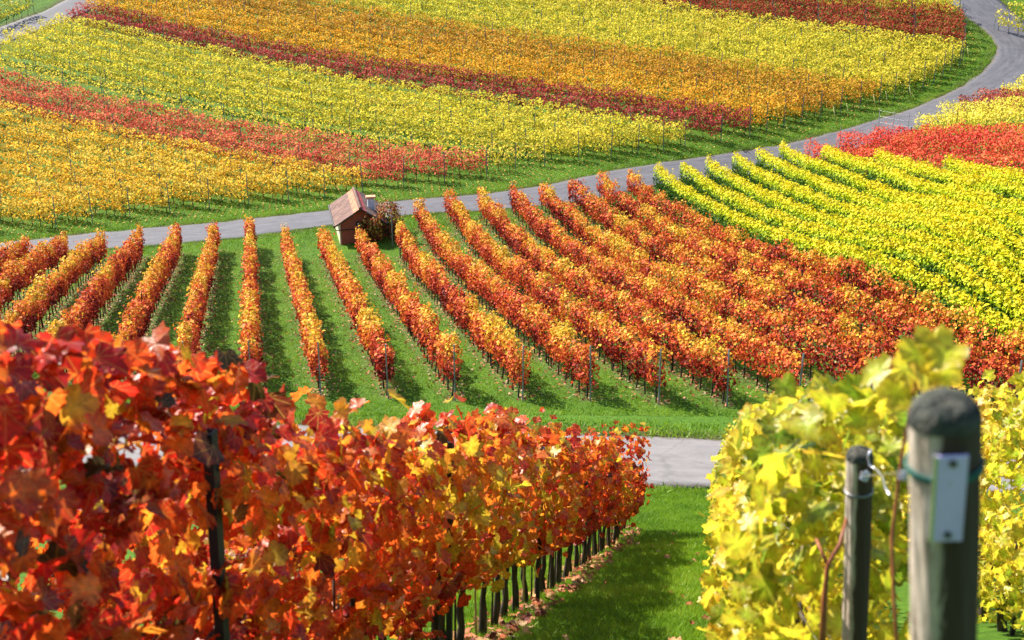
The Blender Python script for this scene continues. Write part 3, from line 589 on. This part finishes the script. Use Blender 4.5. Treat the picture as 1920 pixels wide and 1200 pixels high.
# ------------------------------------------------------------------ wooden posts
def wood_mat(name,pale,dark,edge=.70):
    m,nt,o=mat(name); tc=N(nt,'ShaderNodeTexCoord'); mp=N(nt,'ShaderNodeMapping'); mp.inputs['Scale'].default_value=(9,9,1.1)
    n1=N(nt,'ShaderNodeTexNoise',Scale=5,Detail=8,Roughness=.7); n2=N(nt,'ShaderNodeTexNoise',Scale=1.6,Detail=5)
    nt.links.new(tc.outputs['Object'],mp.inputs[0]); nt.links.new(mp.outputs[0],n1.inputs['Vector']); nt.links.new(tc.outputs['Object'],n2.inputs['Vector'])
    r=N(nt,'ShaderNodeValToRGB'); e=r.color_ramp.elements; e[0].position=.32; e[0].color=(*dark,1); e[1].position=.6; e[1].color=(*pale,1)
    r2=N(nt,'ShaderNodeValToRGB'); e=r2.color_ramp.elements; e[0].position=.55; e[0].color=(1,1,1,1); e[1].position=.68; e[1].color=(.62,.36,.2,1)
    mx=N(nt,'ShaderNodeMix',data_type='RGBA',blend_type='MULTIPLY'); mx.inputs[0].default_value=1
    # shade of the unlit flank painted dark brown, ragged edge following the grain
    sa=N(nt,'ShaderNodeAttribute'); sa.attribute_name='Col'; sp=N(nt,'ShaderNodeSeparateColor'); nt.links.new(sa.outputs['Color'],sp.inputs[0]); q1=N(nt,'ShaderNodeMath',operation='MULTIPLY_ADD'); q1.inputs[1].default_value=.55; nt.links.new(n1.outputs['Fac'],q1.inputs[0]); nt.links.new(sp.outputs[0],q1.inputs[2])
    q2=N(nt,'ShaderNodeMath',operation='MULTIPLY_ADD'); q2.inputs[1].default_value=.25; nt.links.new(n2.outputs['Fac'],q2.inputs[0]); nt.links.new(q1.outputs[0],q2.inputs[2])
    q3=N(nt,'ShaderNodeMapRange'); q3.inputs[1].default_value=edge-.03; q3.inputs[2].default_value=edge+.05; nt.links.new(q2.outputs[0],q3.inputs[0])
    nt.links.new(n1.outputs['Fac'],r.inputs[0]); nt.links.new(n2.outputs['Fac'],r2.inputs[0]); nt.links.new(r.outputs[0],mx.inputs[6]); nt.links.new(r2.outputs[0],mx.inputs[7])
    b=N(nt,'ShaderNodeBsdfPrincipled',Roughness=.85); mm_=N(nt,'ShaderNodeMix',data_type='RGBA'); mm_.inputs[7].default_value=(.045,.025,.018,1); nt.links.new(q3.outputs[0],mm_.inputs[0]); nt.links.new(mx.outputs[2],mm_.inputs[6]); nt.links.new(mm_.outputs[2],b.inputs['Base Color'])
    bp=N(nt,'ShaderNodeBump',Strength=.7,Distance=.008); nt.links.new(n1.outputs['Fac'],bp.inputs['Height']); nt.links.new(bp.outputs[0],b.inputs['Normal']); nt.links.new(b.outputs[0],o.inputs[0]); return m
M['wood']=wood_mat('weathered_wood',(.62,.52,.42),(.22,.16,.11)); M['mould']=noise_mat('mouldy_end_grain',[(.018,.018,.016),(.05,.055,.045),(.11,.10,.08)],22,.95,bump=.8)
M['plate']=noise_mat('zinc_plate',[(.40,.34,.62),(.56,.48,.84),(.62,.54,.88)],9,.4,stretch=(1,1,.3)); M['screw']=noise_mat('screw_head',[(.05,.05,.06),(.12,.12,.13)],9,.4,metal=.6)
M['twine']=noise_mat('green_twine',[(.01,.06,.045),(.03,.14,.11)],30,.7); M['hook']=noise_mat('bright_steel',[(.45,.45,.5),(.7,.68,.7)],12,.25,metal=.8)
def wood_post(top,botpx,botZ,r,label):
    bt=unp(*botpx,botZ); d=bt-top; d/=np.linalg.norm(d); 
    t=0
    while (top+d*t)[2]>float(H(*(top+d*t)[:2]))-.4: t+=.02
    L=t; par=thing('wooden_post',label,'post',tuple(top+d*(L-.4))); up=-d
    a=np.cross(up,[0,1,0]); a/=np.linalg.norm(a); b_=np.cross(up,a); nseg=120; V=[];Fs=[]; rings=90; grs=[(random.uniform(0,6.28),random.uniform(.25,.6),random.uniform(0,.6),random.uniform(.3,.9)) for _ in range(16)]
    for i in range(rings+1):
        p=top+d*L*(1-i/rings)
        for k in range(nseg):
            th=2*math.pi*k/nseg; rr=r*(1+.03*math.sin(3*th+i*.15)+.025*math.sin(7*th+1.3)+.012*math.sin(13*th+i*.6)+random.uniform(-.006,.006))*(1.04-.06*i/rings)
            for ga_,gd_,g0_,gl_ in grs:
                u_=i/rings
                if g0_<1-u_<g0_+gl_: dth=(th-ga_-.12*math.sin(u_*9+ga_)+math.pi)%(2*math.pi)-math.pi; rr-=r*.16*gd_*math.exp(-(dth/.035)**2)*min(1,(1-u_-g0_)*12,(g0_+gl_-1+u_)*12)
            V.append(p+rr*(a*math.cos(th)+b_*math.sin(th)))
    for i in range(rings):
        for k in range(nseg): Fs.append([i*nseg+k,i*nseg+(k+1)%nseg,(i+1)*nseg+(k+1)%nseg,(i+1)*nseg+k])
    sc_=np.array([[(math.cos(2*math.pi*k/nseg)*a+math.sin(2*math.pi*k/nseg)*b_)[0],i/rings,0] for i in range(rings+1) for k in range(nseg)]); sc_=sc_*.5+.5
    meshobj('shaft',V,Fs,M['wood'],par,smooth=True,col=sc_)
    # rounded, cracked end grain
    V=[];Fs=[]
    base=[top+r*1.0*(1+.03*math.sin(3*2*math.pi*k/nseg+13.5)+.025*math.sin(14*math.pi*k/nseg+1.3))*(a*math.cos(2*math.pi*k/nseg)+b_*math.sin(2*math.pi*k/nseg)) for k in range(nseg)]
    for j,(q,hh) in enumerate([(1.005,-.012),(.99,.004),(.93,.016),(.75,.027),(.5,.033),(.25,.036)]):
        for k in range(nseg): V.append(top+(base[k]-top)*q+up*(hh*(r/.06)+random.uniform(-.002,.002)))
    for j in range(5):
        for k in range(nseg): Fs.append([j*nseg+k,j*nseg+(k+1)%nseg,(j+1)*nseg+(k+1)%nseg,(j+1)*nseg+k])
    V.append(top+up*.037*(r/.06)); Fs+=[[5*nseg+k,5*nseg+(k+1)%nseg,len(V)-1] for k in range(nseg)]
    meshobj('top_cap',V,Fs,M['mould'],par,smooth=True)
    return par,up,d
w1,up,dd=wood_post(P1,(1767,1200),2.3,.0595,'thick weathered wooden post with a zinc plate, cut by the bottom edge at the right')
# plate on camera side
def cyl_pt(top,d,r,ang,t): # ang 0 = towards the camera, + to the right
    c=top+d*t; tc_=-c/np.linalg.norm(c); tc_-=d*(tc_@d); tc_/=np.linalg.norm(tc_); rt=np.cross(d,tc_); rt=rt if rt[0]>0 else -rt
    return c+r*(tc_*math.cos(ang)+rt*math.sin(ang)), tc_*math.cos(ang)+rt*math.sin(ang), rt*math.cos(ang)-tc_*math.sin(ang)
pc,pn,ptn=cyl_pt(P1,dd,.0625,.16,.130)
tilt_=norm(dd-ptn*.05); 
v,f=box(pc+pn*.002,ptn*.0245,pn*.0025,tilt_*.086); plate=meshobj('metal_plate',v,f,M['plate'],w1)
v,f=box(pc-ptn*.028-pn*.006,ptn*.0035,pn*.011,tilt_*.086); meshobj('plate_edge',v,f,M['hook'],w1)
for s_ in(-1,1):
    c=pc+tilt_*.072*s_+pn*.0048; v,f=tube([c-pn*.001,c+pn*.004],[.0075,.006],10); meshobj('screw',v,f,M['screw'],w1)
def ring(top,d,r,t,rad,mt,par,name,turns=2):
    pts=[]
    for k in range(40*turns+1):
        a_=2*math.pi*k/40; pts.append(cyl_pt(top,d,r,a_,t+.004*k/40+.001*math.sin(a_*3))[0])
    v,f=tube(pts,rad,6); meshobj(name,v,f,mt,par,smooth=True)
ring(P1,dd,.064,.092,.0035,M['twine'],w1,'green_twine',3)
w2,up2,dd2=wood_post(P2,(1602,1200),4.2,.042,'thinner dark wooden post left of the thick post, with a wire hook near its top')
ring(P2,dd2,.044,.125,.003,M['wire'],w2,'wire_loop',2)
# steel hook and tensioner wires between the posts
hc=unp(1648,890,3.6)
hp=[unp(1634,842,3.85),unp(1627,855,3.85),unp(1630,872,3.85),unp(1645,882,3.8),unp(1655,895,3.7),unp(1660,915,3.6),unp(1668,928,3.5)]
v,f=tube(hp,[.0035]*7,6); meshobj('hook',v,f,M['hook'],w2,smooth=True)
v1=tube([unp(1612,893,3.85),unp(1650,890,3.2),unp(1690,886,2.5),unp(1712,884,2.15)],.0018,5)
kn=[]
for k in range(14):
    a_=k*1.3; kn.append(unp(1690+10*math.sin(a_)+k*.8,886+9*math.cos(a_*1.1)+(k%3)*4,2.4))
v2=tube(kn,.0025,5)
kn=[unp(1622+9*math.sin(k*1.4),893+10*math.cos(k*1.7),3.75) for k in range(14)]; v3=tube(kn,.003,5)
ob=meshobj('wire_tie',*merge([v1,v2,v3]),M['hook'],None,origin=tuple(hc)); tag(ob,'twisted steel wire tie strung between the two wooden posts','wire')
# ------------------------------------------------------------------ hut

M['brick']=None
m,nt,o=mat('red_brick'); tc=N(nt,'ShaderNodeTexCoord'); mp=N(nt,'ShaderNodeMapping'); br=N(nt,'ShaderNodeTexBrick'); mp.inputs['Rotation'].default_value=(math.radians(90),0,0)
br.inputs['Color1'].default_value=(.34,.06,.035,1); br.inputs['Color2'].default_value=(.44,.10,.05,1); br.inputs['Mortar'].default_value=(.16,.10,.08,1); br.inputs['Scale'].default_value=4; br.inputs['Mortar Size'].default_value=.012
nt.links.new(tc.outputs['Object'],mp.inputs[0]); nt.links.new(mp.outputs[0],br.inputs['Vector']); b=N(nt,'ShaderNodeBsdfPrincipled',Roughness=.85); nt.links.new(br.outputs[0],b.inputs['Base Color']); nt.links.new(b.outputs[0],o.inputs[0]); M['brick']=m
M['cream']=noise_mat('cream_plaster',[(.55,.42,.28),(.75,.6,.42)],3,.8); M['darkwood']=noise_mat('dark_timber',[(.02,.015,.012),(.07,.045,.03)],6,.8)
M['tileL']=noise_mat('faded_roof_tiles',[(.07,.034,.026),(.135,.067,.050),(.19,.10,.075)],1.3,.8,bump=.3); M['tileO']=noise_mat('orange_roof_tiles',[(.30,.08,.035),(.45,.15,.06)],3,.7)
M['tileD']=noise_mat('dark_roof_tiles',[(.035,.022,.022),(.10,.06,.055),(.16,.10,.09)],2.2,.8,bump=.3); M['tileR']=noise_mat('red_roof_strip',[(.22,.03,.03),(.36,.05,.05)],2,.6)
M['gut']=noise_mat('gutter',[(.02,.02,.022),(.06,.055,.05)],5,.5,metal=.4); M['white']=noise_mat('white_chimney',[(.35,.42,.52),(.62,.66,.7)],5,.6); M['capb']=noise_mat('chimney_cap',[(.42,.2,.09),(.6,.34,.2)],6,.8); M['dark']=noise_mat('dark_opening',[(.01,.01,.01),(.02,.018,.016)],3,.9)
g=at(640,459,0,40)           # front left corner of the walls
Zc=g[1]*CT-g[2]*ST; mpx=F/Zc
print('hut',g,Zc)
# ground directions: gable edge to the right of the picture, ridge direction away from the camera
ridN=unp(676,389,Zc-.6)
gw=2.5
ga=math.radians(11.5); gx=np.array([math.cos(ga),math.sin(ga),0]); 
ra=math.radians(90+ -2); 
EX=gx; EY=np.array([-gx[1],gx[0],0]); EZ=np.array([0,0,1.])
zb=float(min(H(*(g[:2])),H(*(g+EX*gw)[:2]),H(*(g+EY*4)[:2])))-.3; zf=float(g[2])
Lh=4.6; wallh=1.47; rise=.80; ov=.37; ovf=.42
hut=thing('brick_hut','small red brick hut with a tiled gable roof beside the upper road','hut',tuple(g))
def LP(x,y,z): return g+EX*x+EY*y+EZ*z
def poly(name,quads,mt,par=hut,**k):
    V=[];Fs=[]
    for q in quads:
        b0=len(V); V+=q; Fs.append(list(range(b0,b0+len(q))))
    return meshobj(name,V,Fs,mt,par)
hz=zb-zf; we=wallh; 
poly('gable_wall',[[LP(0,0,hz),LP(gw,0,hz),LP(gw,0,we),LP(gw/2,0,we+rise),LP(0,0,we)],[LP(0,Lh,hz),LP(0,Lh,we),LP(gw/2,Lh,we+rise),LP(gw,Lh,we),LP(gw,Lh,hz)],[LP(gw,0,hz),LP(gw,Lh,hz),LP(gw,Lh,we),LP(gw,0,we)]],M['brick'])
v,f=box(LP(-.03,Lh/2-.02,(we+hz)/2),EX*.04,EY*(Lh/2+.03),EZ*(we-hz)/2); meshobj('side_wall',v,f,M['cream'],hut)
def slab(u0,u1,side,y0,y1,off=0,th=.07):
    # roof slab between slope fractions u0..u1 (0 ridge,1 eave)
    sl=rise/(gw/2); hw=gw/2+ov
    def pt(u,y,o_): 
        x=gw/2+side*u*hw; z=we+rise+.10-u*hw*sl+o_
        return LP(x,y,z)
    V=[pt(u,y,o_) for o_ in(off-th,off) for y in(y0,y1) for u in(u0,u1)]
    return V,[[0,1,3,2],[4,6,7,5],[0,4,5,1],[2,3,7,6],[0,2,6,4],[1,5,7,3]]
def tiles(name,u0,u1,side,mt,par,y0=-ovf,y1=Lh+.3,rows=9,off0=0):
    ps=[]; nrow=max(1,int(round((u1-u0)*rows)))
    for i in range(nrow):
        a_=u0+(u1-u0)*i/nrow; b_=u0+(u1-u0)*(i+1)/nrow
        ncol=14
        for j in range(ncol):
            ya=y0+(y1-y0)*j/ncol; yb=y0+(y1-y0)*(j+1)/ncol-.02
            ps.append(slab(a_,b_+.012,side,ya,yb,off=off0+random.uniform(0,.02),th=.04))
    return meshobj(name,*merge(ps),mt,par)
rf=meshobj('roof',*merge([slab(0,1,-1,-ovf+.02,Lh+.28,-.045,.06),slab(0,1,1,-ovf+.02,Lh+.28,-.045,.06)]),M['darkwood'],hut)
tiles('faded_tiles',.27,1.02,-1,M['tileL'],rf); tiles('orange_tiles',.06,.27,-1,M['tileO'],rf); tiles('dark_tiles',.22,1.02,1,M['tileD'],rf); tiles('red_tiles',.06,.22,1,M['tileR'],rf)
v,f=tube([LP(gw/2,-ovf,we+rise+.1),LP(gw/2,Lh+.3,we+rise+.1)],.10,8); meshobj('ridge_cap',v,f,M['tileL'],rf)
sl=rise/(gw/2); hw=gw/2+ov; ez=we+rise+.10-hw*sl
for sd_ in(-1,1):
    x=gw/2+sd_*(hw+.05); v,f=tube([LP(x,-ovf,ez-.03),LP(x,Lh+.3,ez-.03)],.055,8); meshobj('gutter',v,f,M['gut'],hut)
    v,f=tube([LP(gw/2,-ovf+.01,we+rise+.04),LP(gw/2+sd_*hw,-ovf+.01,ez-.05)],.05,6); meshobj('barge_board',v,f,M['darkwood'],hut)
v,f=tube([LP(gw/2-hw-.05,-ovf,ez-.06),LP(gw/2-hw+.1,-ovf+.1,ez-.32),LP(.25,-.06,ez-.36),LP(.9,-.06,ez-.36)],.03,6); meshobj('downpipe',v,f,M['gut'],hut)
poly('door',[[LP(.95,-.02,-.1),LP(1.6,-.02,-.1),LP(1.6,-.02,1.45),LP(.95,-.02,1.45)]],M['darkwood'])
xc=gw/2+hw*.5; zc_=we+rise+.1-hw*.5*sl
v,f=box(LP(xc,1.5,zc_+.18),EX*.2,EY*.2,EZ*.5); ch=meshobj('chimney',v,f,M['white'],hut)
v,f=merge([box(LP(xc,1.5,zc_+.74),EX*.3,EY*.26,EZ*.06)]); meshobj('cap',v,f,M['capb'],ch)
# climbing vine at the hut's right side
cv=g+EX*(gw+.6)+EY*(-.2)
for nm,x0,x1,yy,hh,lab,pal in [('climbing_vine',gw+.45,gw+.75,-.1,1.95,'dark overgrown vine bush against the right side of the brick hut','bush'),('climbing_vine',1.0,2.5,-.5,1.6,'brownish red vine climbing in front of the gable wall of the hut','bush')]:
    a=LP(x0,yy-.6 if nm and x0>gw else yy,0); b=LP(x1,yy+2.6 if x0>gw else yy,0)
    par=thing('climbing_vine',lab,'vine',(a[0],a[1],float(H(a[0],a[1]))))
    foliage(line(a,b,.3),par,480,.15,.15 if x0>gw else .3,hh,1.3 if x0>gw else .8,pal,seed=900+int(x0*10),patch=.5,bias=.05,lump=.5,wild=.15)
    for t in(.2,.5,.8):
        q=a+(b-a)*t; put('trunk',TRN[1],par,q[0],q[1],tilt=(.1,-.15+.3*t),sc=1.3)
for x,y,lab in [(736,462,'bright metal pole standing right of the dark bush at the hut'),]:
    p=at(x,y,0,40); o=bpy.data.objects.new('metal_pole',post_mesh('metal_pole',2.0,.03,M['metal'])); o.location=p; link(o); tag(o,lab,'pole')
# ------------------------------------------------------------------ grass blades (uncountable)
def blades(name,x,y,h,w,lean=.5,dark=0.0,tone=None):
    n=len(x); ok=RD(x,y)>-.12+RNG.random(n)*.4; x,y=x[ok],y[ok]; h,w=h[ok],w[ok]; n=len(x)
    z=H(x,y)-.01; th=RNG.uniform(0,2*math.pi,n); dx,dy=np.cos(th)*w/2,np.sin(th)*w/2; l=RNG.normal(0,lean,(n,2))*h[:,None]
    V=np.stack([np.stack([x-dx,y-dy,z],-1),np.stack([x+dx,y+dy,z],-1),np.stack([x+l[:,0],y+l[:,1],z+h],-1)],1).reshape(-1,3)
    Fc=np.arange(3*n).reshape(-1,3)
    v=fbm(x*1.6,y*1.6,40)*.7+fbm(x*.33,y*.33,44)*.5+RNG.normal(0,.16,n)+.0-dark
    col=ramp(v,[(.045,.11,.005),(.095,.20,.008),(.16,.30,.009),(.25,.41,.015),(.38,.45,.05)])
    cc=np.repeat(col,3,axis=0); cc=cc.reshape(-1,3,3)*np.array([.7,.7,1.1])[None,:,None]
    o=meshobj(name,V,Fc,M['blade'],None,col=cc.reshape(-1,3),origin=(float(x.mean()),float(y.mean()),float(z.mean())))
    return tag(o,None,None,None,'stuff')
def strip(A,B,half,n,pw=1.0):
    t=RNG.random(n)**pw; A=np.array(A[:2]);B=np.array(B[:2]); d=B-A; p=np.array([d[1],-d[0]])/np.linalg.norm(d); o=RNG.uniform(-half,half,n)
    return A[0]+d[0]*t+p[0]*o, A[1]+d[1]*t+p[1]*o
# near lane: density falls with distance
m0=A0+pr*1.45; m1=f_[:2]+pr*1.45-dn_*-4.2
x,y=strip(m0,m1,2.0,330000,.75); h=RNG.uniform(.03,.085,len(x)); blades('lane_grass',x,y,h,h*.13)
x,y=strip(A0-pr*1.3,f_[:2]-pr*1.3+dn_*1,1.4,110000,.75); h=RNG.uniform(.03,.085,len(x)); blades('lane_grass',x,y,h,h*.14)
# middle field, its verge and the far verge
n=420000; x=RNG.uniform(-24,24,n); y=36+RNG.random(n)**1.25*44; h=RNG.uniform(.05,.13,n); k=(x*.0+1)>0
rdm=np.full(n,9.)
for a,b in midrows:
    d=(b-a)[:2]; L=np.linalg.norm(d); d=d/L; rx,ry=x-a[0],y-a[1]; t=rx*d[0]+ry*d[1]; q=np.abs(rx*d[1]-ry*d[0]); rdm=np.where((t>-.3)&(t<L+.3),np.minimum(rdm,q),rdm)
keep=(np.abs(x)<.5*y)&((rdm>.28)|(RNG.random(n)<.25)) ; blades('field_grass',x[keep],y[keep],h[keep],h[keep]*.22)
for E,nr_,n,lo,hi in ((edgeU,-nU,260000,.0,9.0),(edgeU,nU,120000,WU,WU+5),(edgeL,nL,30000,WL,WL+14),(edgeD,-nD,60000,0,1.6),(edgeD,nD,30000,WD,WD+1.2)):
    i=RNG.integers(0,len(E),n); o_=lo+(hi-lo)*RNG.random(n)**(1.6 if hi<10 else 1); p=E[i]+nr_[i]*o_[:,None]+RNG.normal(0,.2,(n,2))
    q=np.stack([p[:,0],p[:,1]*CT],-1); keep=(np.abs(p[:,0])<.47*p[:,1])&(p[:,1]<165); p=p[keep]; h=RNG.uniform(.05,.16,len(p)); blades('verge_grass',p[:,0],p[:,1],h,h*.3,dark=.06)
# ------------------------------------------------------------------ fallen leaves (uncountable)
def litter(name,x,y,size,pal,bias=0,lobed=False):
    n=len(x); pos=np.stack([x,y,H(x,y)+RNG.uniform(.015,.07,n)],-1)
    v=RNG.random(n)+bias; col=ramp(v,pal)*RNG.uniform(.7,1.1,(n,1))
    V,Fc,cc=leaves(pos,np.array([0,0,1.])+RNG.normal(0,.45,(n,3)),RNG.normal(0,1,(n,3)),size*RNG.uniform(.6,1.2,n),col,lobed)
    return tag(meshobj(name,V,Fc,M['litter'],None,col=cc,origin=(float(x.mean()),float(y.mean()),float(pos[:,2].mean()))),None,None,None,'stuff')
LP_=[(.14,.03,.02),(.34,.09,.035),(.46,.18,.07),(.46,.27,.12),(.36,.26,.17)]
xs=[];ys=[]
for a,b in midrows:
    L=np.linalg.norm((b-a)[:2]); k=int(L*26); t=RNG.random(k); d=(b-a)[:2]/L; p=np.array([d[1],-d[0]]); o_=RNG.normal(.1,.30,k)
    xs.append(a[0]+d[0]*L*t+p[0]*o_); ys.append(a[1]+d[1]*L*t+p[1]*o_)
    k=int(L*6); t=RNG.random(k); o_=RNG.uniform(-1.1,1.1,k); xs.append(a[0]+d[0]*L*t+p[0]*o_); ys.append(a[1]+d[1]*L*t+p[1]*o_)
litter('fallen_leaves',np.concatenate(xs),np.concatenate(ys),.11,LP_)
x,y=strip(A0+pr*.08,f_[:2]+pr*.08,.36,900); litter('fallen_leaves',x,y,.10,LP_,-.15,True)
x,y=strip(A0+pr*1.4,f_[:2]+pr*1.4,1.3,45); litter('fallen_leaves',x,y,.09,LP_,.1,True)
x,y=strip(P1[:2],F2[:2],.35,60); litter('fallen_leaves',x,y,.09,[(.3,.2,.05),(.6,.45,.08),(.75,.6,.15)],.1,True)
i=RNG.integers(0,len(edgeU),16000); o_=1.2+RNG.random(16000)*8; p=edgeU[i]-nU[i]*o_[:,None]; keep=np.abs(p[:,0])<.47*p[:,1]; p=p[keep]; litter('fallen_leaves',p[:,0],p[:,1],.13,[(.5,.2,.04),(.68,.4,.06),(.7,.5,.15)])
# ------------------------------------------------------------------ light
W_=bpy.data.worlds.new('World'); S.world=W_; W_.use_nodes=True; nt=W_.node_tree; bg=nt.nodes['Background']; sk=nt.nodes.new('ShaderNodeTexSky'); sk.sky_type='NISHITA'; sk.sun_disc=False
ELEV=math.radians(42); SX,SY=-.745,.667; az=math.atan2(SX,SY)      # from north (+Y), clockwise
sk.sun_elevation=ELEV; sk.sun_rotation=az; sk.air_density=1; sk.dust_density=.6; bg.inputs[1].default_value=.11; nt.links.new(sk.outputs[0],bg.inputs[0])
sl_=bpy.data.lights.new('sun','SUN'); sl_.energy=4.8; sl_.angle=math.radians(.5); sl_.color=(1,.93,.82); so=bpy.data.objects.new('sun',sl_); link(so)
sd=Vector((SX*math.cos(ELEV)/math.hypot(SX,SY),SY*math.cos(ELEV)/math.hypot(SX,SY),math.sin(ELEV))); so.rotation_euler=sd.to_track_quat('Z','Y').to_euler(); so.location=(-30,20,40)
# ------------------------------------------------------------------ camera
cd=bpy.data.cameras.new('camera'); cam=bpy.data.objects.new('camera',cd); link(cam); cam.rotation_euler=(math.radians(90)-TH,0,0)
cd.sensor_width=36; cd.lens=F/1920*36; cd.clip_start=.1; cd.clip_end=2000; cd.dof.use_dof=True; cd.dof.focus_distance=38; cd.dof.aperture_fstop=3.4; S.camera=cam
S.view_settings.view_transform='Standard'; S.view_settings.look='None'; S.view_settings.exposure=1.42; S.view_settings.gamma=1
S.cycles.max_bounces=6; S.cycles.transmission_bounces=4; S.cycles.diffuse_bounces=3
print('objects',len(bpy.data.objects),'polys',sum(len(m.polygons) for m in bpy.data.meshes))
